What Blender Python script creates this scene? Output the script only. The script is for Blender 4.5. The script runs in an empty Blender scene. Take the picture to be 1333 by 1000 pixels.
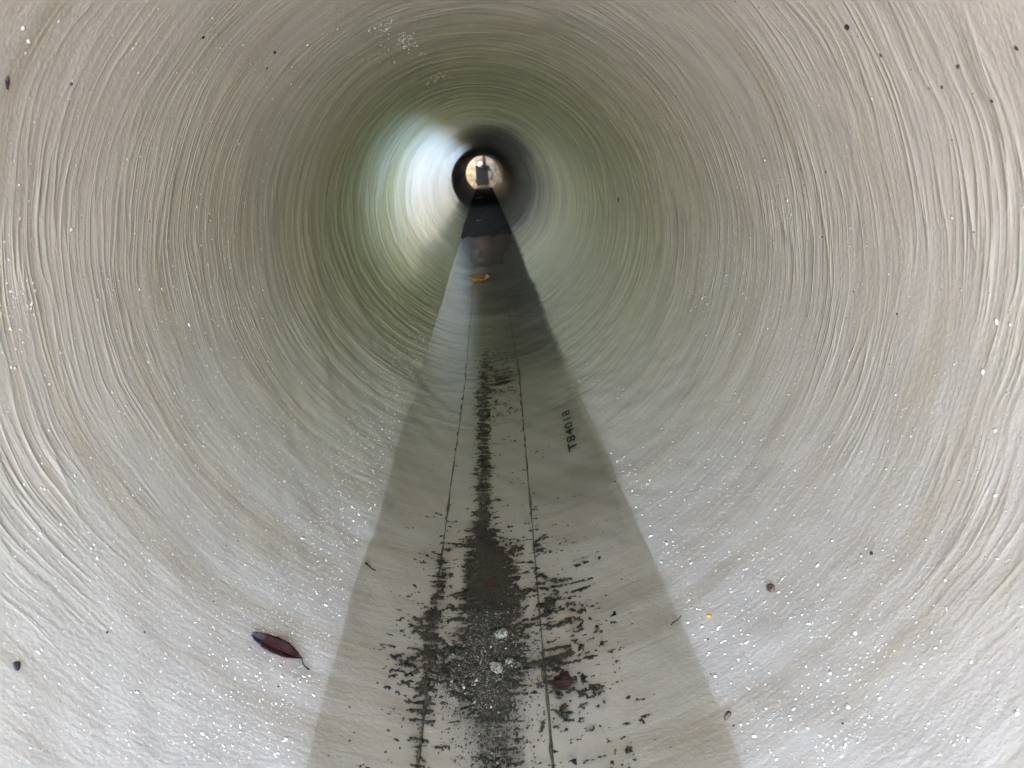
import bpy, bmesh, math, random
import numpy as np
from mathutils import Vector, Matrix

rad = math.radians
SC = bpy.context.scene
COL = SC.collection

# ------------------------------------------------------------------ camera
R = 0.30                                   # inner radius of the pipe, metres
f_px = 800.0
yaw, pitch, roll = 0.0148, 0.3425, -0.08958
def rot(ax, a):
    return Matrix.Rotation(a, 3, ax)
def cam_axes():
    cr, sr = math.cos(roll), math.sin(roll)
    cp, sp = math.cos(pitch), math.sin(pitch)
    cy, sy = math.cos(yaw), math.sin(yaw)
    def tr(d):
        x, y, z = d
        x, y = cr*x - sr*y, sr*x + cr*y
        y, z = cp*y - sp*z, sp*y + cp*z
        x, z = cy*x + sy*z, -sy*x + cy*z
        return Vector((x, z, y))           # right, forward, up -> Blender x, y, z
    return tr((1, 0, 0)), tr((0, 1, 0)), tr((0, 0, 1))
rx, up, fw = cam_axes()
cam = bpy.data.cameras.new("camera")
cam.sensor_width = 36.0
cam.lens = 36.0*f_px/1333.0
cam.clip_start = 0.01
cam.clip_end = 2000
co = bpy.data.objects.new("camera", cam)
COL.objects.link(co)
M = Matrix.Identity(4)
for i in range(3):
    M[i][0] = rx[i]; M[i][1] = up[i]; M[i][2] = -fw[i]
M.translation = Vector((0.057*R, 0, 0.392*R))
co.matrix_world = M
SC.camera = co
cam.dof.use_dof = True; cam.dof.focus_distance = .62; cam.dof.aperture_fstop = 13

# ------------------------------------------------------------------ daylight
SUN_EL, SUN_AZ = rad(48), rad(108)        # azimuth measured from +Y (down the pipe) towards +X
sdir = Vector((math.sin(SUN_AZ)*math.cos(SUN_EL), math.cos(SUN_AZ)*math.cos(SUN_EL), math.sin(SUN_EL)))
w = bpy.data.worlds.new("World"); SC.world = w; w.use_nodes = True
nt = w.node_tree; bg = nt.nodes["Background"]
sky = nt.nodes.new("ShaderNodeTexSky"); sky.sky_type = 'NISHITA'; sky.sun_disc = False
sky.sun_elevation = SUN_EL; sky.sun_rotation = SUN_AZ; sky.dust_density = 1.2
nt.links.new(sky.outputs[0], bg.inputs[0]); bg.inputs[1].default_value = 0.15
sl = bpy.data.lights.new("sun", 'SUN'); sl.energy = 3.0; sl.angle = rad(0.5); sl.color = (1, .955, .88)
so = bpy.data.objects.new("sun", sl); COL.objects.link(so)
so.rotation_euler = sdir.to_track_quat('Z', 'Y').to_euler()
SC.view_settings.view_transform = 'Standard'; SC.view_settings.look = 'None'
SC.view_settings.gamma = 1; SC.view_settings.use_curve_mapping = False
SC.view_settings.exposure = 5.54
SC.render.engine = 'CYCLES'
cy = SC.cycles
cy.max_bounces = 9; cy.diffuse_bounces = 7; cy.glossy_bounces = 4
cy.transparent_max_bounces = 8; cy.transmission_bounces = 6
cy.sample_clamp_indirect = 6.0; cy.use_denoising = True; cy.use_adaptive_sampling = True; cy.adaptive_threshold = .02
cy.caustics_reflective = False; cy.caustics_refractive = False

Y0, Y1 = -0.72, 11.9                       # mouth and far end of the pipe
GLOW_PIT = (1.45, 6.4)                         # added unseen gap and pit that let sky light glow through the lining

# sampling windows over the two real openings (portals give no light of their own)
def portal(name, loc, rotation, sx, sy):
    l = bpy.data.lights.new(name, 'AREA'); l.shape = 'RECTANGLE'; l.size = sx; l.size_y = sy
    l.cycles.is_portal = True
    o = bpy.data.objects.new(name, l); COL.objects.link(o); o.location = loc; o.rotation_euler = rotation
portal("mouth_portal", (0, Y0-.03, 0), (rad(90), 0, 0), .72, .72)

# ------------------------------------------------------------------ helpers
def tag(o, label=None, cat=None, group=None, kind=None):
    if label: o["label"] = label
    if cat: o["category"] = cat
    if group: o["group"] = group
    if kind: o["kind"] = kind
    return o
def empty(name, loc=(0, 0, 0)):
    o = bpy.data.objects.new(name, None); COL.objects.link(o); o.location = loc
    o.empty_display_size = .02
    return o
def mesh_obj(name, verts, faces, mat, parent=None, smooth=True, uvs=None):
    me = bpy.data.meshes.new(name)
    if isinstance(verts, np.ndarray) and isinstance(faces, np.ndarray):
        n, k = faces.shape
        me.vertices.add(len(verts)); me.vertices.foreach_set("co", verts.astype(np.float32).ravel())
        me.loops.add(n*k); me.loops.foreach_set("vertex_index", faces.astype(np.int32).ravel())
        me.polygons.add(n)
        me.polygons.foreach_set("loop_start", np.arange(0, n*k, k, dtype=np.int32))
        me.polygons.foreach_set("loop_total", np.full(n, k, np.int32))
        me.update(calc_edges=True)
    else:
        me.from_pydata([tuple(v) for v in verts], [], [tuple(f) for f in faces]); me.update()
    if smooth:
        me.polygons.foreach_set("use_smooth", [True]*len(me.polygons))
    me.materials.append(mat)
    o = bpy.data.objects.new(name, me); COL.objects.link(o)
    if parent:
        o.parent = parent
        o.location = -Vector(parent.location) if parent.type == 'EMPTY' else (0, 0, 0)
    return o
def bm_obj(name, bm, mat, parent=None, smooth=True):
    me = bpy.data.meshes.new(name); bm.to_mesh(me); bm.free()
    if smooth: me.polygons.foreach_set("use_smooth", [True]*len(me.polygons))
    me.materials.append(mat)
    o = bpy.data.objects.new(name, me); COL.objects.link(o)
    if parent:
        o.parent = parent
        o.location = -Vector(parent.location) if parent.type == 'EMPTY' else (0, 0, 0)
    return o
def box(bm, x0, x1, y0, y1, z0, z1, bev=0):
    r = bmesh.ops.create_cube(bm, size=1)
    for v in r['verts']:
        v.co = Vector(((x0+x1)/2+v.co.x*(x1-x0), (y0+y1)/2+v.co.y*(y1-y0), (z0+z1)/2+v.co.z*(z1-z0)))
    if bev:
        es = list({e for v in r['verts'] for e in v.link_edges})
        bmesh.ops.bevel(bm, geom=es, offset=bev, segments=2, affect='EDGES')
def W(th, y, r=R):                         # point on the uneven pipe wall; th in degrees from the invert, + to the right
    t = rad(th); r = r + float(lump(np.array([t]), np.array([y]))[0])
    return Vector((r*math.sin(t), y, -r*math.cos(t)))

# noise in numpy
def _h(ix, iy, seed):
    n = (ix.astype(np.int64)*374761393 + iy.astype(np.int64)*668265263 + seed*974634777) & 0xffffffff
    n = ((n ^ (n >> 13))*1274126177) & 0xffffffff
    n = (n ^ (n >> 16)) & 0xffffff
    return n/float(0xffffff)
def vnoise(x, y, seed=0):
    ix, iy = np.floor(x), np.floor(y); fx, fy = x-ix, y-iy
    fx = fx*fx*(3-2*fx); fy = fy*fy*(3-2*fy)
    a, b = _h(ix, iy, seed), _h(ix+1, iy, seed); c, d = _h(ix, iy+1, seed), _h(ix+1, iy+1, seed)
    return (a+(b-a)*fx)*(1-fy) + (c+(d-c)*fx)*fy
def fbm(x, y, seed=0, o=4):
    s, amp, t = 0, 1, 0
    for k in range(o):
        s = s + amp*vnoise(x*2**k, y*2**k, seed+k*17); t += amp; amp *= .5
    return s/t

def lump(T, Yg):                           # unevenness of the lining, metres
    c = np.cos(T)*3+50; s_ = np.sin(T)*3+50
    low = np.clip((np.cos(T)-.3)/.3, 0, 1)
    return (.0050*(fbm(c+Yg*7, s_+Yg*3, 3, 2)-.5) + .0012*(fbm(c*1.7, s_+Yg*38, 9, 2)-.5)
            + .0028*low*(fbm(c*4, s_*4+Yg*26, 19, 2)-.5))

# node helpers
class NT:
    def __init__(self, name):
        self.m = bpy.data.materials.new(name); self.m.use_nodes = True
        self.t = self.m.node_tree; self.t.nodes.clear()
        self.out = self.n("ShaderNodeOutputMaterial")
    def n(self, typ, **kw):
        x = self.t.nodes.new(typ)
        for k, v in kw.items():
            if k.startswith("i_"):
                x.inputs[k[2:].replace("_", " ")].default_value = v
            else: setattr(x, k, v)
        return x
    def l(self, a, b): self.t.links.new(a, b)
    def math(self, op, a, b=None, clamp=False):
        x = self.n("ShaderNodeMath", operation=op, use_clamp=clamp)
        for i, v in enumerate((a, b)):
            if v is None: continue
            if hasattr(v, "is_linked") or hasattr(v, "links"): self.l(v, x.inputs[i])
            else: x.inputs[i].default_value = v
        return x.outputs[0]
    def ramp(self, fac, stops):
        x = self.n("ShaderNodeValToRGB"); e = x.color_ramp.elements
        while len(e) < len(stops): e.new(.5)
        for k, (p, c) in enumerate(stops):
            e[k].position = p; e[k].color = (c if len(c) == 4 else tuple(c)+(1,)) if hasattr(c, "__len__") else (c, c, c, 1)
        self.l(fac, x.inputs[0]); return x.outputs[0]
    def mapping(self, vec, scale):
        x = self.n("ShaderNodeMapping"); x.inputs["Scale"].default_value = scale
        self.l(vec, x.inputs[0]); return x.outputs[0]
    def noise(self, vec, scale=1, detail=3, rough=.5, dist=0, typ='FBM'):
        x = self.n("ShaderNodeTexNoise"); x.noise_type = typ
        x.inputs["Scale"].default_value = scale; x.inputs["Detail"].default_value = detail
        x.inputs["Roughness"].default_value = rough; x.inputs["Distortion"].default_value = dist
        self.l(vec, x.inputs["Vector"]); return x
    def mix(self, fac, a, b, blend='MIX'):
        x = self.n("ShaderNodeMix", data_type='RGBA', blend_type=blend)
        for s, v in ((x.inputs[0], fac), (x.inputs[6], a), (x.inputs[7], b)):
            if hasattr(v, "links"): self.l(v, s)
            elif hasattr(v, "__len__"): s.default_value = tuple(v)+(1,) if len(v) == 3 else v
            else: s.default_value = v
        return x.outputs[2]
    def principled(self, color, rough, spec=.5, normal=None, metallic=0):
        p = self.n("ShaderNodeBsdfPrincipled")
        for s, v in (("Base Color", color), ("Roughness", rough), ("Specular IOR Level", spec), ("Metallic", metallic)):
            if hasattr(v, "links"): self.l(v, p.inputs[s])
            elif hasattr(v, "__len__"): p.inputs[s].default_value = tuple(v)+(1,)
            else: p.inputs[s].default_value = v
        if normal is not None: self.l(normal, p.inputs["Normal"])
        return p

# ------------------------------------------------------------------ materials
def mat_liner():
    N = NT("felt_liner")
    geo = N.n("ShaderNodeTexCoord").outputs["Object"]
    sep = N.n("ShaderNodeSeparateXYZ"); N.l(geo, sep.inputs[0])
    X, Y, Z = sep.outputs
    # hoop wrinkles: noise stretched round the hoop, lightly warped
    warp = N.noise(N.mapping(geo, (7, 9, 7)), 1, 2, .5)
    wv = N.n("ShaderNodeVectorMath", operation='MULTIPLY_ADD')
    N.l(warp.outputs["Color"], wv.inputs[0]); wv.inputs[1].default_value = (0, .032, 0); N.l(geo, wv.inputs[2])
    gw = wv.outputs[0]
    def ridge(scale, k, seedoff):
        mp = N.n("ShaderNodeMapping"); mp.inputs["Scale"].default_value = scale
        mp.inputs["Location"].default_value = seedoff; N.l(gw, mp.inputs[0])
        n = N.noise(mp.outputs[0], 1, 2.0, .45)
        a = N.math('ABSOLUTE', N.math('SUBTRACT', n.outputs[0], .5))
        b = N.math('SUBTRACT', 1.0, N.math('MULTIPLY', a, k), clamp=True)
        return N.math('POWER', b, 2.0), n.outputs[0]
    r1, n1 = ridge((3.0, 24, 3.0), 22, (1.3, 4.1, 7.7))
    r2, n2 = ridge((4.0, 60, 4.0), 14, (9.3, 2.1, 3.3))
    r3, n3 = ridge((5, 150, 5), 8, (5.3, 8.1, 1.3))
    r0, n0 = ridge((1.6, 7, 1.6), 7, (2.3, 6.1, 4.3))
    r00, n00 = ridge((1.6, 16, 1.6), 7, (8.3, 1.1, 2.3))
    # wrinkles are strong on the walls and crown, weak by the water
    ang = N.ramp(N.math('ADD', N.math('MULTIPLY', Z, 1.6667), .5), [(0.0, 0.04), (0.22, 0.10), (0.40, 0.8), (.62, 1.0), (1, .7)])
    patch = N.ramp(warp.outputs[0], [(.40, .10), (.60, 1.0)])
    amp = N.math('MULTIPLY', ang, patch)
    hw = N.math('ADD', N.math('ADD', N.math('MULTIPLY', r1, .46), N.math('MULTIPLY', r2, .40)), N.math('MULTIPLY', r3, .20))
    hw = N.math('MULTIPLY', hw, amp)
    # deeper folds further in
    fr_ = N.n("ShaderNodeMapRange"); N.l(Y, fr_.inputs[0]); fr_.inputs[1].default_value = .7; fr_.inputs[2].default_value = 3.0
    fr_.inputs[4].default_value = 1.0
    far = fr_.outputs[0]
    folds = N.math('MULTIPLY', N.math('ADD', N.math('MULTIPLY', r0, 7.0), N.math('MULTIPLY', r00, 4.0)), far)
    hw = N.math('ADD', hw, N.math('ADD', folds, N.math('MULTIPLY', r1, N.math('MULTIPLY', far, 1.6))))
    soft = N.noise(N.mapping(geo, (9, 60, 9)), 1, 2.5, .6).outputs[0]
    felt = N.noise(N.mapping(geo, (260, 420, 260)), 1, 2.5, .6).outputs[0]
    h = N.math('ADD', hw, N.math('MULTIPLY', soft, .7))
    h = N.math('ADD', h, N.math('MULTIPLY', felt, .26))
    bump = N.n("ShaderNodeBump"); bump.inputs["Strength"].default_value = 1.0; bump.inputs["Distance"].default_value = .0015
    N.l(h, bump.inputs["Height"])
    # colour: cream felt, brown tea-coloured bands, mineral streaks
    big = N.noise(N.mapping(geo, (2.5, 5, 2.5)), 1, 3, .6).outputs[0]
    band = N.noise(N.mapping(gw, (3, 30, 3)), 1, 3, .6).outputs[0]
    def mrange(v, a, b):
        q = N.n("ShaderNodeMapRange"); q.interpolation_type = 'SMOOTHSTEP'; N.l(v, q.inputs[0])
        q.inputs[1].default_value = a; q.inputs[2].default_value = b; return q.outputs[0]
    c = N.mix(N.ramp(big, [(.35, 0), (.68, 1)]), (.64, .605, .57), (.635, .575, .535))
    # lining colour turns greener further in
    greening = mrange(N.math('ADD', Y, N.math('MULTIPLY', N.math('SUBTRACT', big, .5), 1.0)), .35, 1.7)
    c = N.mix(greening, c, N.mix(N.ramp(band, [(.4, 0), (.62, 1)]), (.63, .61, .41), (.69, .67, .47)))
    c = N.mix(N.math('MULTIPLY', N.ramp(band, [(.5, 0), (.70, 1)]), .55), c, (.47, .40, .30))
    c = N.mix(N.math('MULTIPLY', N.ramp(felt, [(.52, 0), (.75, 1)]), .35), c, (.76, .74, .64))
    c = N.mix(N.math('MULTIPLY', N.math('MULTIPLY', r2, amp), .40), c, (.80, .78, .68))
    c = N.mix(N.math('MULTIPLY', N.math('MULTIPLY', N.math('ADD', r00, r0), far), .55), c, (.77, .78, .56))  # far fold crests painted paler to stand for their glints
    # film of grey scum below the water line
    sub = N.ramp(N.math('ADD', N.math('MULTIPLY', Z, -3.0), N.math('MULTIPLY', N.math('SUBTRACT', soft, .5), .03)), [(.762, 0), (.80, 1)])
    c = N.mix(N.math('MULTIPLY', sub, .32), c, (.42, .40, .355))
    # shade of the deep part, right side and crown painted into the lining
    deep_shade = N.math('ADD', N.math('ADD', Y, N.math('ADD', N.math('ADD', N.math('MULTIPLY', N.math('MAXIMUM', N.math('SUBTRACT', Z, .12), 0.0), 7.0), N.math('MULTIPLY', X, 4.6)), N.math('MULTIPLY', sub, 2.7))), N.math('MULTIPLY', N.math('SUBTRACT', big, .5), 2.2))
    mr = N.n('ShaderNodeMapRange'); mr.interpolation_type = 'SMOOTHSTEP'; N.l(deep_shade, mr.inputs[0])
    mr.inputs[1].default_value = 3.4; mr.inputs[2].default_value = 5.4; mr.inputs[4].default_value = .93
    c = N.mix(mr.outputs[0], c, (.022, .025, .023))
    rg = N.ramp(N.noise(N.mapping(geo, (30, 60, 30)), 1, 3).outputs[0], [(.3, .33), (.7, .46)])
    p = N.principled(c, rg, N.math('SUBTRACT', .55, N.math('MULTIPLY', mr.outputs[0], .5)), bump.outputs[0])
    tr = N.n("ShaderNodeBsdfTranslucent"); tcol = N.mix(mrange(Y, 2.05, 2.9), (.36, .38, .19), (.95, .88, .70))
    tcol = N.mix(N.math('MULTIPLY', r00, .6), tcol, (1, 1, .9))
    tcol = N.mix(N.math('MULTIPLY', N.ramp(n0, [(.3, 0), (.7, 1)]), .45), tcol, (.25, .26, .2))
    tcol = N.mix(mrange(Y, 1.35, 2.35), (.02, .035, .015), tcol)  # soft edge and green fringe of the glow put into the transmission tint
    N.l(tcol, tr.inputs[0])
    N.l(bump.outputs[0], tr.inputs["Normal"])
    mx = N.n("ShaderNodeMixShader"); mx.inputs[0].default_value = .10
    N.l(p.outputs[0], mx.inputs[1]); N.l(tr.outputs[0], mx.inputs[2]); N.l(mx.outputs[0], N.out.inputs[0])
    return N.m

def mat_simple(name, col, rough=.6, spec=.5, var=.25, scale=40, bump=.0, metallic=0):
    N = NT(name)
    g = N.n("ShaderNodeTexCoord").outputs["Object"]
    n = N.noise(g, scale, 5, .6).outputs[0]
    dark = tuple(v*(1-var) for v in col); light = tuple(min(1, v*(1+var)) for v in col)
    c = N.mix(N.ramp(n, [(.3, 0), (.7, 1)]), dark, light)
    nm = None
    if bump:
        b = N.n("ShaderNodeBump"); b.inputs["Distance"].default_value = bump; N.l(n, b.inputs["Height"]); nm = b.outputs[0]
    N.l(N.principled(c, rough, spec, nm, metallic).outputs[0], N.out.inputs[0])
    return N.m

def mat_island(name, stops, rough=.5, spec=.5):
    N = NT(name)
    g = N.n("ShaderNodeNewGeometry")
    c = N.ramp(g.outputs["Random Per Island"], stops)
    N.l(N.principled(c, rough, spec).outputs[0], N.out.inputs[0])
    return N.m

def mat_water():
    N = NT("clear_water")
    g = N.n("ShaderNodeTexCoord").outputs["Object"]
    a = N.noise(N.mapping(g, (10, 34, 10)), 1, 3, .5).outputs[0]
    b = N.noise(N.mapping(g, (22, 130, 22)), 1, 2, .5).outputs[0]
    h = N.math('ADD', a, N.math('MULTIPLY', b, .22))
    bp = N.n("ShaderNodeBump"); bp.inputs["Distance"].default_value = .0032; N.l(h, bp.inputs["Height"])
    bk = N.n("ShaderNodeNewGeometry").outputs["Backfacing"]
    fr = N.n("ShaderNodeFresnel"); N.l(N.math('ADD', 1.33, N.math('MULTIPLY', bk, 1/1.33-1.33)), fr.inputs[0]); N.l(bp.outputs[0], fr.inputs["Normal"])
    t = N.n("ShaderNodeBsdfTransparent"); t.inputs[0].default_value = (.93, .925, .88, 1)
    gl = N.n("ShaderNodeBsdfGlossy"); gl.inputs["Roughness"].default_value = .02; N.l(bp.outputs[0], gl.inputs["Normal"])
    mx = N.n("ShaderNodeMixShader"); N.l(fr.outputs[0], mx.inputs[0]); N.l(t.outputs[0], mx.inputs[1]); N.l(gl.outputs[0], mx.inputs[2])
    N.l(mx.outputs[0], N.out.inputs[0])
    return N.m

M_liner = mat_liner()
M_host = mat_simple("old_concrete", (.10, .095, .085), .9, .2, .3, 20, .002)
M_water = mat_water()
M_silt = mat_simple("black_silt", (.060, .051, .040), .75, .25, .85, 420, .0008)
M_dark_sheet = mat_simple('dark_sheet_mat', (.02, .02, .02), .8, .2, .4, 20, .003)
M_soil = mat_simple("earth", (.27, .25, .22), .95, .1, .25, 4, .02)
M_conc = mat_simple("cream_concrete", (.40, .34, .25), .85, .2, .55, 9, .02)
def mat_ink():
    N = NT("black_print"); g = N.n("ShaderNodeTexCoord").outputs["Object"]
    n = N.noise(g, 330, 4, .65).outputs[0]
    c = N.ramp(n, [(.58, (.010, .010, .015)), (.74, (.09, .085, .07))])
    N.l(N.principled(c, .5, .4).outputs[0], N.out.inputs[0]); return N.m
M_ink = mat_ink()
M_seam = mat_simple("seam_grime", (.14, .12, .095), .8, .2, .5, 300)
M_leaf = mat_simple("plum_leaf", (.060, .018, .024), .36, .6, .5, 130, .0006)
M_leafdry = mat_simple("bleached_leaf_tip", (.12, .085, .12), .4, .6, .3, 200, .0005)
M_orange = mat_simple("rust_leaf", (.50, .24, .11), .55, .4, .35, 60, .001)
M_red = mat_simple("red_scrap", (.09, .035, .026), .6, .3, .3, 120, .0004)
M_twig = mat_simple("twig_bark", (.03, .025, .02), .8, .2, .3, 300, .0005)
M_dark = mat_simple("dark_flake", (.035, .03, .035), .45, .5, .4, 500, .0003)
M_yellow = mat_simple("yellow_crumb", (.72, .48, .05), .5, .4, .2, 500)
M_brown = mat_simple("brown_husk", (.17, .12, .095), .6, .4, .3, 300, .0003)
M_steel = mat_simple("blued_steel", (.02, .023, .032), .5, .5, .3, 20, .001)
M_white = mat_simple("white_knob", (.8, .8, .8), .4, .5, .05, 20)
def mat_drop():
    N = NT("white_glint_bead")
    p = N.principled((.80, .80, .76), .06, 1.0)  # near-white base puts the glint of the beads into their colour
    p.inputs["Coat Weight"].default_value = 1.0; p.inputs["Coat Roughness"].default_value = .02
    p.inputs["Coat IOR"].default_value = 1.9
    N.l(p.outputs[0], N.out.inputs[0]); return N.m
M_drop = mat_drop()
M_grain = mat_island("sand_grain", [(0, (.03, .03, .03)), (.6, (.08, .075, .065)), (.78, (.20, .18, .155)), (.93, (.38, .36, .32)), (1, (.8, .8, .76))], .4)
def mat_pebble():
    N = NT("speckled_pebble")
    g = N.n("ShaderNodeTexCoord").outputs["Object"]
    n = N.noise(g, 420, 3, .6)
    b = N.n("ShaderNodeBump"); b.inputs["Distance"].default_value = .0008; N.l(n.outputs[0], b.inputs["Height"])
    c = N.ramp(n.outputs[0], [(.42, (.09, .085, .075)), (.52, (.42, .40, .34)), (.7, (.62, .60, .53))])
    N.l(N.principled(c, .6, .4, b.outputs[0]).outputs[0], N.out.inputs[0]); return N.m
M_pebble = mat_pebble()

# ------------------------------------------------------------------ setting: ground cut open at mouth and chamber, plus a pit added for the glow
def ground():
    xs = [-600, -30, -6, -2.2, -1.0, -.62, .45, .62, 1.0, 6, 30, 600]
    ys = [-600, -30, -3.6, Y0-.002, GLOW_PIT[0]-.5, GLOW_PIT[1]+.5, Y1+.001, 13.6, 40, 600]
    top, zb = .85, -.55
    holes = {}
    def hole(x, y):
        if y < Y0-.002 and -6 < x < 6: return -.36
        if GLOW_PIT[0]-.5 < y < GLOW_PIT[1]+.5 and -2.2 < x < .45: return zb
        if Y1+.001 < y < 13.6 and -.62 < x < .62: return -.36
        return None
    bm = bmesh.new()
    Zs = {}
    for i in range(len(xs)-1):
        for j in range(len(ys)-1):
            h = hole((xs[i]+xs[i+1])/2, (ys[j]+ys[j+1])/2); z = top if h is None else h
            Zs[i, j] = z
            bm.faces.new([bm.verts.new(p) for p in ((xs[i], ys[j], z), (xs[i+1], ys[j], z), (xs[i+1], ys[j+1], z), (xs[i], ys[j+1], z))])
    nseg = 48
    def vwall(p, q, z0, z1):
        bm.faces.new([bm.verts.new(v) for v in ((p[0], p[1], z0), (q[0], q[1], z0), (q[0], q[1], z1), (p[0], p[1], z1))])
    def vwall_hole(xa, xb, y, z0, z1, r):   # wall in the xz plane with the round bore of the pipe through it
        c = []
        for k in range(nseg):
            a = 2*math.pi*k/nseg; dx, dz = math.cos(a), math.sin(a)
            t = min((xb if dx > 0 else xa)/dx if abs(dx) > 1e-9 else 1e9, (z1 if dz > 0 else z0)/dz if abs(dz) > 1e-9 else 1e9)
            c.append(((r*dx, y, r*dz), (t*dx, y, t*dz)))
        corners = {(.0): 0}
        for k in range(nseg):
            (i0, o0), (i1, o1) = c[k], c[(k+1) % nseg]
            pts = [i0, o0]
            if abs(o0[0]-o1[0]) > 1e-6 and abs(o0[2]-o1[2]) > 1e-6:
                cx = xb if max(o0[0], o1[0]) > xb-1e-6 else xa
                cz = z1 if max(o0[2], o1[2]) > z1-1e-6 else z0
                pts.append((cx, y, cz))
            pts += [o1, i1]
            bm.faces.new([bm.verts.new(v) for v in pts])
    ro = R+.097
    for (i, j), z in Zs.items():
        for (di, dj) in ((1, 0), (0, 1)):
            z2 = Zs.get((i+di, j+dj))
            if z2 is None or abs(z2-z) < 1e-6: continue
            if di:
                vwall((xs[i+1], ys[j]), (xs[i+1], ys[j+1]), min(z, z2), max(z, z2))
            else:
                xa, xb = xs[i], xs[i+1]
                if xa < 0 < xb:
                    vwall_hole(xa, xb, ys[j+1], min(z, z2), max(z, z2), ro)
                else:
                    vwall((xa, ys[j+1]), (xb, ys[j+1]), min(z, z2), max(z, z2))
    bmesh.ops.remove_doubles(bm, verts=bm.verts, dist=1e-5)
    return tag(bm_obj("ground", bm, M_soil, smooth=False), kind='structure')
ground()

# ------------------------------------------------------------------ the pipe
pipe = empty("lined_pipe", (0, 0, -R))
tag(pipe, "long round drain pipe with wrinkled cream felt lining running to a far opening", "pipe")
def tube(y0, y1, r0, nth, ys, skip=None, disp=None):
    th = np.linspace(0, 2*np.pi, nth, endpoint=False)
    T, Yg = np.meshgrid(th, ys)
    rr = r0 + (disp(T, Yg) if disp else 0)
    v = np.stack([rr*np.sin(T), Yg, -rr*np.cos(T)], -1).reshape(-1, 3)
    i = np.arange(len(ys)-1)[:, None]; k = np.arange(nth)[None, :]; k2 = (k+1) % nth
    f = np.stack([i*nth+k, (i+1)*nth+k, (i+1)*nth+k2, i*nth+k2], -1)
    if skip is not None:
        keep = ~skip((T[:-1]+np.pi/nth), (Yg[:-1]+Yg[1:])/2)
        f = f[keep]
    return v, f.reshape(-1, 4)
ys = [Y0-.01]
while ys[-1] < Y1: ys.append(ys[-1] + max(.004, .006*ys[-1]))
ys[-1] = Y1+.01
ys = np.array(ys)
v, f = tube(Y0, Y1, R, 360, ys, disp=lump)
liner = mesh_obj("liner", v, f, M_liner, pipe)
hy = np.concatenate([np.linspace(Y0, GLOW_PIT[0]-.1, 24), np.linspace(GLOW_PIT[0], GLOW_PIT[1], 60), np.linspace(GLOW_PIT[1]+.1, Y1, 60)])
def in_glow_gap(T, Yg):  # opening in the outer pipe, added for the glow on the left
    thd = np.degrees(T); thd = np.where(thd > 180, thd-360, thd)
    e = 12*(fbm(Yg*5+20, thd*.02+30, 5, 3)-.5)
    yy = .16*(fbm(thd*.06+9, Yg*0+2.5, 8, 3)-.5)
    return (Yg > GLOW_PIT[0]+yy) & (Yg < GLOW_PIT[1]+yy) & (thd < -58+e) & (thd > -150+e)
v1, f1 = tube(Y0, Y1, R+.060, 180, hy, skip=in_glow_gap)
v2, f2 = tube(Y0, Y1, R+.095, 180, hy, skip=in_glow_gap)
host = mesh_obj("host_pipe", np.concatenate([v1, v2]), np.concatenate([f1, f2+len(v1)]), M_host, pipe, smooth=True)

# ------------------------------------------------------------------ water
WZ = -(1-.1287)*R
bm = bmesh.new()
hwid = math.sqrt(R*R-WZ*WZ)+.002
def strip(x0, x1, y0, y1):
    bm.faces.new([bm.verts.new(p) for p in ((x0, y0, WZ), (x1, y0, WZ), (x1, y1, WZ), (x0, y1, WZ))])
strip(-hwid, hwid, Y0-.3, Y1)
strip(-.59, .59, Y1, 13.33)
bmesh.ops.remove_doubles(bm, verts=bm.verts, dist=1e-5)
tag(bm_obj("water", bm, M_water, smooth=False), kind='structure')

# ------------------------------------------------------------------ seams and the printed mark (parts of the pipe)
def seam(pts, wd):
    ysn = np.arange(.25, 7.0, .004); th = np.interp(ysn, [p[1] for p in pts], [p[0] for p in pts])
    th = th + .7*(fbm(ysn*4, ysn*0+wd*500, 8)-.5) + .25*(fbm(ysn*9, ysn*0+wd*900, 3)-.5)
    n = fbm(ysn*55, ysn*0+1, int(wd*1e5)); n2 = fbm(ysn*17, ysn*0+4, int(wd*1e5)+5)
    wdd = wd*(.30+2.6*np.clip(n-.45, 0, 1)+3.0*np.clip(n2-.55, 0, 1))
    lf = wd*.35+wd*5*np.clip(vnoise(ysn*70, ysn*0, 31)-.62, 0, 1)
    V, F = [], []
    for k, (a, y) in enumerate(zip(th, ysn)):
        for s, off in ((-1, wdd[k]*.5+lf[k]), (0, 0), (1, wdd[k]*.5)):
            aa = a+math.degrees(s*off/R)
            V.append(W(aa, y, R-(.0016 if s == 0 else .0009)))
        if k: 
            b = 3*k
            F += [(b-3, b-2, b+1, b), (b-2, b-1, b+2, b+1)]
    return V, F
V, F = seam([(-14.2, .25), (-13.85, .33), (-13.6, .54), (-13.1, .776), (-11.6, 1.16), (-11, 7)], .0016)
mesh_obj("lining_seam", V, F, M_seam, pipe)
V, F = seam([(5, .25), (5.14, .325), (6.64, .571), (7.92, .836), (10.2, 1.23), (11, 7)], .0016)
mesh_obj("lining_seam", V, F, M_seam, pipe)

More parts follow.
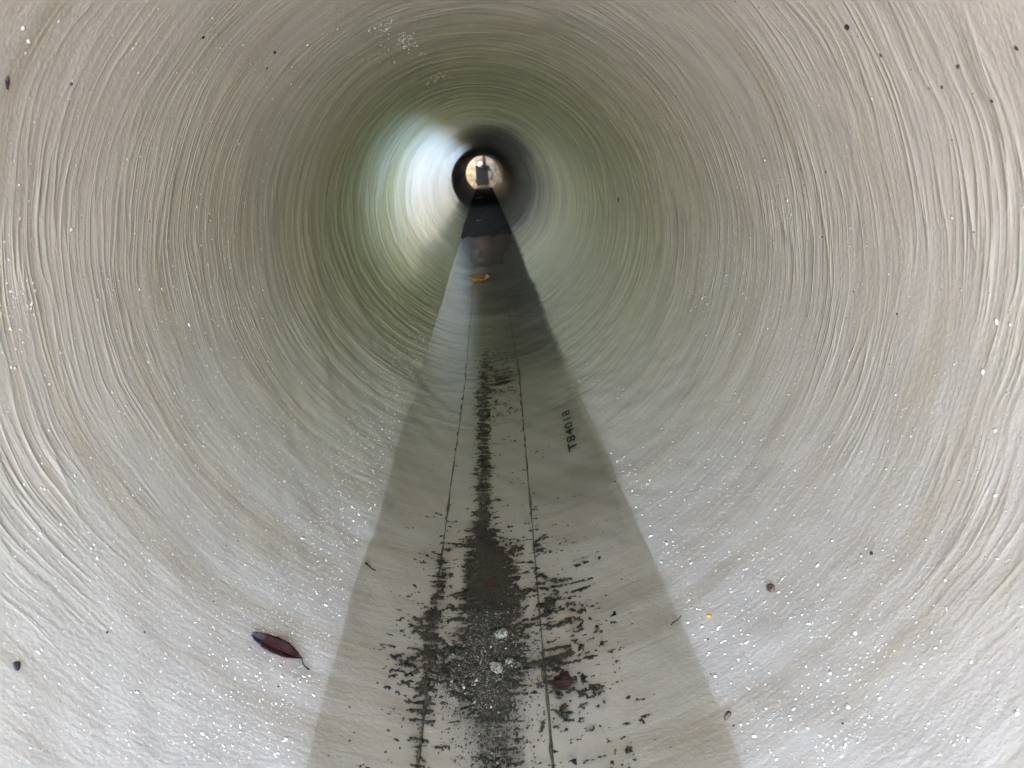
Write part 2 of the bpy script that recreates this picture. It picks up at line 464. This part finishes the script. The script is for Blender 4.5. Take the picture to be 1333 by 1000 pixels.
fc = bpy.data.curves.new("printed_mark_text", 'FONT'); fc.body = "T84018"; fc.size = 1.0
fc.space_character = 1.08; fc.offset = .014
ft = bpy.data.objects.new("printed_mark_text", fc); COL.objects.link(ft)
bpy.context.view_layer.update()
dg = bpy.context.evaluated_depsgraph_get()
tm = bpy.data.meshes.new_from_object(ft.evaluated_get(dg))
bmt = bmesh.new(); bmt.from_mesh(tm); bmesh.ops.triangulate(bmt, faces=bmt.faces)
bmesh.ops.subdivide_edges(bmt, edges=bmt.edges, cuts=3, use_grid_fill=True)
xsT = [v.co.x for v in bmt.verts]; xa, xb = min(xsT), max(xsT)
ysT = [v.co.y for v in bmt.verts]; ya, yb = min(ysT), max(ysT)
for v in bmt.verts:                        # text runs down the pipe, tops of letters towards the centre line
    s = (v.co.x-xa)/(xb-xa); t = (v.co.y-ya)/(yb-ya)
    yw = .797+s*(.940-.797)
    th = 20.0+1.5*s + (1-t)*2.7
    v.co = W(th, yw, R-.0026)
bm_obj("printed_mark", bmt, M_ink, pipe, smooth=False)
bpy.data.objects.remove(ft, do_unlink=True)

# ------------------------------------------------------------------ silt on the invert
def gauss(x, s): return np.exp(-.5*(x/s)**2)
def silt_mask(TH, Yg):
    X = rad(1)*TH*R
    big = fbm(X*60, Yg*80, 11, 4)
    n = fbm(X*120+7*fbm(X*30, Yg*30, 2, 2), Yg*300+3, 21, 4)
    m = fbm(X*420, Yg*700, 41, 3)
    # density by place, thickest on the centre line
    c = -3.2
    d = .60*gauss(TH-c, 4.0)*gauss(Yg-.50, .045)
    d += .50*gauss(TH-c+1, 4.6)*gauss(Yg-.43, .03)
    d += .30*gauss(TH-c, 2.0)*gauss(Yg-.36, .06)
    d += .42*gauss(TH-c, 4.5)*gauss(Yg-.59, .05)
    d += .40*gauss(TH-(-4.6), 1.7)*(1/(1+np.exp(-(Yg-.62)/.03)))*(1/(1+np.exp((Yg-1.35)/.15)))
    d += .26*gauss(TH-(-17), 4.0)*gauss(Yg-.46, .085)
    d += .24*gauss(TH-12.5, 4.5)*gauss(Yg-.45, .11)
    d += .20*gauss(TH+13.8, 1.0)*gauss(Yg-.5, .14)
    d += .14*gauss(TH-7.4, 1.1)*gauss(Yg-.5, .14)
    d += .30*gauss(TH-2, 6)*gauss(Yg-1.25, .22)
    d += .09*gauss(TH, 12)*gauss(Yg-.7, .5) + .07*gauss(TH, 14)*gauss(Yg-.42, .12)
    val = .50*n + .20*big + .30*m
    return d*.60 + val - .705
def silt_sheet(y0, y1, dy, dth, taper=False):
    th = np.arange(-27, 25, dth); yy = [y0]
    while yy[-1] < y1: yy.append(yy[-1]+dy*((yy[-1]/y0)**1.5 if taper else 1))
    yy = np.array(yy)
    TH, Yg = np.meshgrid(th, yy)
    s = silt_mask(TH, Yg)
    k = np.clip(s*12, 0, 1)
    t = np.where(s > 0, .0005+.0010*k*(.6+.8*fbm(TH*9, Yg*400, 71, 3)), .0002)
    T = np.radians(TH); rr = R-.0008-t+lump(T, Yg)
    v = np.stack([rr*np.sin(T), Yg, -rr*np.cos(T)], -1).reshape(-1, 3)
    ny, nx = TH.shape
    i = np.arange(ny-1)[:, None]; j = np.arange(nx-1)[None, :]
    f = np.stack([i*nx+j, i*nx+j+1, (i+1)*nx+j+1, (i+1)*nx+j], -1)
    c = (s > 0).astype(int); cnt = c[:-1, :-1]+c[1:, :-1]+c[:-1, 1:]+c[1:, 1:]
    f = f[cnt >= 3]
    used = np.unique(f); remap = -np.ones(len(v), int); remap[used] = np.arange(len(used))
    return v[used], remap[f]
def dark_sheet():  # dark sheet over the far water, put in to hide its reflection
    xs_ = np.linspace(-.148, .148, 40); yy = np.linspace(2.7, 11.75, 400)
    X, Yg = np.meshgrid(xs_, yy)
    e = np.clip((Yg-2.7)/1.5, 0, 1); e = e*e*(3-2*e)
    z = WZ-.030+.044*e+.014*(fbm(X*26+9, Yg*7, 61, 4)-.5)
    v = np.stack([X, Yg, z], -1).reshape(-1, 3); ny, nx = X.shape
    i = np.arange(ny-1)[:, None]; j = np.arange(nx-1)[None, :]
    return v, np.stack([i*nx+j, i*nx+j+1, (i+1)*nx+j+1, (i+1)*nx+j], -1).reshape(-1, 4)
a, b = dark_sheet()
tag(mesh_obj("dark_water_sheet", a, b, M_dark_sheet), "dark sheet added over the far water to hide its bright reflection", "silt", kind='stuff')
a, b = silt_sheet(.26, .70, .0009, .17)
c, d = silt_sheet(.70, 2.4, .0012, .3, True)
tag(mesh_obj("silt", np.concatenate([a, c]), np.concatenate([b, d+len(a)]), M_silt), "dark wet silt lying in streaks along the middle of the pipe bottom", "silt", kind='stuff')

rng = np.random.default_rng(7)
def blobs(centres, normals, sizes, flat, seed, sub=1, jitter=.25, tang=None, stretch=1.0, half=False):
    """many little irregular lumps in one mesh"""
    bm = bmesh.new(); bmesh.ops.create_icosphere(bm, subdivisions=sub, radius=1)
    base = np.array([v.co[:] for v in bm.verts]); fc_ = np.array([[v.index for v in f_.verts] for f_ in bm.faces]); bm.free()
    r = np.random.default_rng(seed); n = len(centres)
    N_ = np.asarray(normals, float); C_ = np.asarray(centres, float)
    ref = np.tile(np.array([[0, 1., 0]]), (n, 1)) if tang is None else tang
    A = np.cross(N_, ref); A /= np.linalg.norm(A, axis=1)[:, None]; B = np.cross(N_, A)
    ang = r.uniform(0, 2*np.pi, n) if tang is None else np.zeros(n)
    A2 = A*np.cos(ang)[:, None]+B*np.sin(ang)[:, None]; B2 = np.cross(N_, A2)
    loc = base[None]*(1+jitter*r.uniform(-1, 1, (n, len(base), 1)))
    sx = sizes*r.uniform(.8, 1.25, n)*stretch; sy = sizes*r.uniform(.75, 1.1, n); sz = sizes*flat
    P = C_[:, None]+loc[..., 0:1]*(A2*sx[:, None])[:, None]+loc[..., 1:2]*(B2*sy[:, None])[:, None]+loc[..., 2:3]*(N_*sz[:, None])[:, None]
    F_ = fc_[None]+(np.arange(n)*len(base))[:, None, None]
    return P.reshape(-1, 3), F_.reshape(-1, 3)
def on_wall(th, y, lift=0):
    t = np.radians(th); rl = R-lift+lump(t, y)
    return np.stack([rl*np.sin(t), y, -rl*np.cos(t)], -1), np.stack([-np.sin(t), np.zeros_like(t), np.cos(t)], -1)
# sand grains mixed with the silt
n = 7500
th = np.concatenate([rng.normal(-4.5, 4.6, n//2), rng.normal(-3.2, 2.6, n-n//2)]); y = np.concatenate([rng.normal(.425, .035, n//2), rng.uniform(.29, .50, n-n//2)])
C_, N_ = on_wall(th, y, .0022)
v, f = blobs(C_, N_, rng.gamma(2.2, .00015, n)+.00018, .8, 3, 1, .35)
tag(mesh_obj("sand_grains", v, f, M_grain, smooth=False), "mixed pale and dark sand grains scattered over the silt heap", "sand", kind='stuff')

# ------------------------------------------------------------------ water beads on the walls
def beads():
    th, y, s, st = [], [], [], []
    def add(a, b, c, e=1.0):
        th.append(a); y.append(b); s.append(c)
    def band(n, t0, ts, y0, y1, s0, k=2.0):
        a = rng.normal(t0, ts, n); b = y0+(y1-y0)*rng.power(k, n)*1.0
        add(a, b, s0*rng.gamma(1.1, .75, n)+.00012)
    band(4200, -38, 5.5, .30, 1.6, .00030, .8)
    band(6500, 43, 7.5, .26, 1.6, .00030, .7)
    band(700, 33, 2.0, .30, 1.9, .0006, .8)
    band(600, -32.5, 1.6, .32, 2.1, .0006, .8)
    band(2500, -60, 14, .22, .75, .00028, .8)
    band(2500, 60, 15, .22, .70, .00028, .8)
    band(420, -100, 16, .30, .9, .0005, .8)
    band(300, 95, 16, .30, 1.0, .00042, .8)
    band(160, -135, 12, .38, .9, .0006, .8)
    for (tc, yc, n, ts, ysd) in ((-163.5, .86, 60, 1.6, .012), (-165.5, .98, 110, 1.5, .03), (-158, .99, 40, 2.5, .05), (-168, 1.10, 14, 1.0, .012),
                                 (-169.5, 1.40, 90, 2.2, .03), (-172, 1.8, 30, 1.2, .05), (-176, 2.9, 22, 1.6, .08), (170, 2.7, 26, 3, .1),
                                 (-103, .405, 60, 3.5, .012), (-95, .37, 25, 4, .012), (-88, .345, 30, 1.2, .006), (88, .72, 40, 5, .03), (78, .8, 45, 4, .03), (103, .6, 30, 3, .02)):
        add(rng.normal(tc, ts, n), rng.normal(yc, ysd, n), .0009*yc**.6*rng.gamma(2.2, .42, n)+.0002)
    a = np.concatenate(th); b = np.concatenate(y); c = np.concatenate(s)
    ok = (np.abs(a) > 30.3)
    a, b, c = a[ok], b[ok], np.minimum(c[ok], .0022)
    C_, N_ = on_wall(a, b, .0001)
    return blobs(C_, N_, c*.92, .40, 8, 1, .34, stretch=1.25)
v, f = beads()
tag(mesh_obj("water_beads", v, f, M_drop), "tiny water beads scattered over the pipe lining, coloured white for their glints", "water beads", kind='stuff')

# ------------------------------------------------------------------ leaves
def leaf(name, p0, p1, width, mat, tipmat=None, curl=.15, lift=.0020, notch=None, stem=None, asym=0):
    """flat leaf blade laid on the curved wall between two wall points (th, y)"""
    a, b = np.array(p0, float), np.array(p1, float)
    aw = np.array([rad(a[0])*R, a[1]]); bw = np.array([rad(b[0])*R, b[1]])
    L = np.linalg.norm(bw-aw); d = (bw-aw)/L; q = np.array([-d[1], d[0]])
    nu, nv = 26, 9
    root = empty(name, W(a[0], a[1]))
    grid = {}
    def build(u0, u1, mt, nm):
        V, F = [], []
        us = np.linspace(u0, u1, nu)
        for iu, u in enumerate(us):
            wv_ = width*.5*(math.sin(math.pi*min(1, max(0, u))**.85))**.75
            wv_ *= 1+.018*math.sin(u*31)+.012*math.sin(u*57+1)
            if notch and u < notch: wv_ *= .55
            for iv in range(nv):
                s = -1+2*iv/(nv-1)
                pt = aw+d*u*L+q*(s*wv_+asym*width*math.sin(math.pi*u))
                hh = lift+curl*width*.12*abs(s)+.0006*math.sin(u*9+s*2)+.00022*abs(s)**.5*math.sin(u*60-abs(s)*7)
                V.append(W(math.degrees(pt[0]/R), pt[1], R-hh))
        n0 = len(V)
        for iu in range(nu-1):
            for iv in range(nv-1):
                k = iu*nv+iv; F.append((k, k+nv, k+nv+1, k+1))
        o = mesh_obj(nm, V, F, mt, root)
        sm = o.modifiers.new("thick", 'SOLIDIFY'); sm.thickness = .0004
        return o
    if tipmat:
        build(.0, .22, tipmat, "leaf_tip"); build(.22, 1, mat, "leaf_blade")
    else: build(0, 1, mat, "leaf_blade")
    bm = bmesh.new()                       # midrib
    prev = None
    pts = [W(math.degrees((aw+d*u*L)[0]/R), (aw+d*u*L)[1], R-lift-.0005) for u in np.linspace(.03, 1, 16)]
    if stem:
        pts += [W(s[0], s[1], R-.0015) for s in stem]
    def tubepts(bm, pts, r0, r1, ns=6):
        rings = []
        for k, p in enumerate(pts):
            t = (pts[min(k+1, len(pts)-1)]-pts[max(k-1, 0)]).normalized()
            a_ = t.orthogonal().normalized(); b_ = t.cross(a_); r = r0+(r1-r0)*k/(len(pts)-1)
            rings.append([bm.verts.new(p+(a_*math.cos(2*math.pi*j/ns)+b_*math.sin(2*math.pi*j/ns))*r) for j in range(ns)])
        for k in range(len(rings)-1):
            for j in range(ns):
                bm.faces.new((rings[k][j], rings[k][(j+1) % ns], rings[k+1][(j+1) % ns], rings[k+1][j]))
        bm.faces.new(rings[0][::-1]); bm.faces.new(rings[-1])
    tubepts(bm, pts, .0002, .0006)
    bm_obj("leaf_stem", bm, M_twig, root)
    return root, tubepts
o, tubepts = leaf("fallen_leaf", (-42.9, .405), (-34.2, .404), .0175, M_leaf, M_leafdry, curl=1.0, stem=[(-33.8, .4015), (-33.3, .399), (-32.6, .3975)])
tag(o, "narrow purple-red leaf with a greyed tip stuck on the left wall above the water", "leaf")
o, _ = leaf("fallen_leaf", (5.9, .402), (10.4, .398), .0165, M_leaf, lift=.004, notch=.35, asym=-.1, stem=[(10.6, .398)])
tag(o, "torn dark plum leaf lying underwater beside the right seam", "leaf")
o, _ = leaf("fallen_leaf", (-5.2, .548), (-1.6, .536), .019, M_red, lift=.0035, notch=.5)
tag(o, "dull brick-red leaf half buried at the top of the silt heap", "leaf")
o, _ = leaf("fallen_leaf", (-11.5, 2.12), (-2.5, 2.24), .09, M_orange, lift=.036, curl=1.4)
tag(o, "curled orange-brown leaf floating on the water far down the pipe", "leaf")

def twig(p, q, r0, label, lift=.001, zoff=None):
    root = empty("twig", W(*p)); bm = bmesh.new()
    pts = [W(p[0]+(q[0]-p[0])*t, p[1]+(q[1]-p[1])*t+.0006*math.sin(t*7), R-lift-.001*t) for t in np.linspace(0, 1, 9)]
    tubepts(bm, pts, r0, r0*.7)
    bmo = bm_obj("twig", bm, M_twig)
    bpy.data.objects.remove(root)
    return tag(bmo, label, "twig")
twig((-28.9, .551), (-26.6, .541), .0009, "short dark twig lying at the left water edge", .0015)
twig((28.0, .421), (30.2, .424), .0005, "hair-thin dark twig crossing the right water edge", .001)

# pebbles in the silt
def lump_obj(name, th, y, sz, mat, label, cat, seed, flat=.6, lift=0, group=None, stretch=1.0):
    C_, N_ = on_wall(np.array([float(th)]), np.array([float(y)]), lift)
    v, f = blobs(C_, N_, np.array([sz]), flat, seed, 2, .30 if cat == "flake" else .16, stretch=stretch)
    o = mesh_obj(name, v, f, mat, smooth=False)
    return tag(o, label, cat, group)
lump_obj("pebble", -1.4, .466, .0062, M_pebble, "largest speckled grey pebble sitting in the middle of the silt heap", "pebble", 3, .6, .004)
lump_obj("pebble", -2.5, .426, .0052, M_pebble, "pale flat pebble just nearer than the largest one in the silt", "pebble", 5, .35, .003, stretch=1.5)
lump_obj("pebble", -.2, .432, .0034, M_pebble, "small pale pebble to the right of the flat one in the silt", "pebble", 9, .5, .003)
lump_obj("pebble", -10.5, 2.98, .022, M_pebble, "wet pale stone breaking the water beyond the orange leaf", "stone", 12, .8, .032)
lump_obj("pebble", -6.0, 2.72, .014, M_pebble, "smaller glistening stone in the water just beyond the orange leaf", "stone", 13, .8, .032)
lump_obj("pebble", -11, 4.6, .045, M_pebble, "pale stone in the dark water well beyond the other two", "stone", 14, .7, .02)
lump_obj("pebble", -9.5, 8.0, .07, M_pebble, "farthest pale stone in front of the far opening", "stone", 16, .7, .02)

# crumbs and flakes stuck on the walls
FL = [(-143.5, .698, .0042, "dark glossy flake on the upper left wall, larger of a pair", 2.2),
      (-140.0, .707, .0026, "dark flake on the upper left wall, smaller of a pair", 1.5),
      (-140.2, .558, .0026, "small dark crumb high on the left wall nearer than the pair", 1.2),
      (-128.6, .439, .0022, "dark crumb beside a drip on the upper left wall near the corner", 1.4),
      (-108.9, .578, .0015, "tiny reddish dark crumb midway up the left wall", 1.2),
      (-127.4, .387, .0032, "long dark sliver by the left picture edge near the top", 2.4),
      (-65.2, .288, .0042, "blackish blue crumb low on the left wall by the picture edge", 1.5),
      (-59.9, .340, .0017, "small dark crumb low on the left wall, right of the bluish one", 1.2),
      (-56.1, .357, .0018, "small grey crumb on the lower left wall above the leaf's left", 1.2),
      (95.2, 1.36, .0072, "lone dark flake far along the right wall at eye height", 1.8),
      (126.3, .408, .0030, "largest dark fleck at the top of the right wall", 1.6),
      (118.9, .338, .0018, "dark fleck near the top right corner", 1.5),
      (119.5, .300, .0018, "dark fleck closest to the top right corner", 1.3),
      (122.0, .392, .0016, "upright dark fleck below the largest one on the upper right wall", 2.0),
      (59.2, .347, .0026, "shiny blue-black crumb on the lower right wall", 1.2),
      (28.6, .672, .0028, "dark crumb on the right water line where water piles white", 1.5),
      (32.4, .390, .0016, "dark round speck just above the right water line below the yellow crumb", 1.0),
      (33.8, .381, .0014, "dark speck right of the round one above the right water line", 1.0),
      (30.6, .360, .0012, "upper of two close specks on the right water line", 1.0),
      (30.9, .349, .0012, "lower of two close specks on the right water line", 1.0),
      (30.6, .314, .0016, "dark speck lowest on the right water line", 1.0),
      (42.9, .274, .0014, "lone dark speck on the bottom right wall", 1.0)]
for k, (a, b, s, lab, st) in enumerate(FL):
    lump_obj("dirt_flake", a, b, s*.50, M_dark, lab, "flake", 40+k, .4, .0004, "dark flakes stuck on the pipe wall", st)
lump_obj("yellow_crumb", 34.2, .410, .0020, M_yellow, "bright yellow crumb just above the right water line", "crumb", 90, .6, .0005)
lump_obj("brown_husk", 44.8, .394, .0032, M_brown, "small brown husk on the lower right wall", "husk", 91, .4, .0005, stretch=1.6)
lump_obj("brown_husk", 30.4, .323, .0026, M_brown, "rusty brown clump on the right water line near the bottom", "husk", 92, .4, .0005, stretch=1.2)
# small flecks, uncountable
n = 340
th = np.concatenate([rng.normal(118, 18, n//2), rng.normal(-120, 25, n//4), rng.normal(-45, 10, n//4)]); y = .26+rng.power(.8, n//2*1+2*(n//4))*.9
C_, N_ = on_wall(th, y, .0002)
v, f = blobs(C_, N_, rng.gamma(2, .00018, len(th))+.00015, .4, 33, 1, .3)
tag(mesh_obj("dirt_specks", v, f, M_dark), "fine dark specks of dirt peppered over the pipe walls", "dirt", kind='stuff')

# ------------------------------------------------------------------ far chamber
ch = empty("inspection_chamber", (0, 12.7, -.35))
tag(ch, "small cream concrete chamber seen through the far end of the pipe", "chamber")
CZ = .86
bm = bmesh.new(); box(bm, -.60, .60, 13.35, 13.45, -.35, CZ); bm_obj("end_wall", bm, M_conc, ch, False)
bm = bmesh.new(); box(bm, -.615, -.60, 11.93, 13.45, -.35, CZ); bm_obj("side_wall", bm, M_conc, ch, False)
bm = bmesh.new(); box(bm, .60, .615, 11.93, 13.45, -.35, CZ); bm_obj("side_wall", bm, M_conc, ch, False)
bm = bmesh.new(); box(bm, -.60, .60, 11.93, 13.35, -.355, -.30); bm_obj("floor", bm, M_conc, ch, False)
bm = bmesh.new(); box(bm, -.60, .60, 13.27, 13.349, -.30, -.225, .006); bm_obj("step", bm, M_conc, ch, False)
gt = empty("gate", (0, 13.2, WZ))
tag(gt, "dark upright gate plate with a round white knob in the far chamber", "gate")
bm = bmesh.new(); box(bm, -.135, .115, 13.15, 13.18, WZ+.02, .145, .006); bm_obj("plate", bm, M_steel, gt, False)
bm = bmesh.new(); bmesh.ops.create_uvsphere(bm, u_segments=20, v_segments=12, radius=.052)
bmesh.ops.translate(bm, verts=bm.verts, vec=(-.03, 13.10, .165)); bm_obj("knob", bm, M_white, gt)
bm = bmesh.new(); tubepts(bm, [Vector((.055, 13.13, z)) for z in (.05, .2, .4, .6, .8)], .036, .036, 12); bm_obj("rod", bm, M_steel, gt)
bm = bmesh.new()  # unseen slab added over the chamber to cut down its light
for b4 in ((-.615, -.22, 11.93, 13.45), (.30, .615, 11.93, 13.45), (-.22, .30, 11.93, 12.45), (-.22, .30, 13.2, 13.45)):
    box(bm, b4[0], b4[1], b4[2], b4[3], CZ, CZ+.12)
bm_obj("shade_slab", bm, M_conc, ch, False)
bm = bmesh.new()
tubepts(bm, [Vector(p) for p in ((.10, 13.14, .02), (.17, 13.12, .06), (.20, 13.10, -.05), (.15, 13.10, -.14), (.11, 13.14, -.12))], .016, .012, 8)
bm_obj("side_bracket", bm, M_steel, gt)
bm = bmesh.new(); box(bm, .105, .15, 13.14, 13.17, .05, .13, .01); bm_obj('guide_clip', bm, M_steel, gt, False); bm = bmesh.new(); box(bm, -.155, -.125, 13.14, 13.17, -.19, -.11, .01); bm_obj("guide_clip", bm, M_steel, gt, False)
portal("chamber_portal", (.04, 12.82, 1.0), (0, 0, 0), .53, .76)
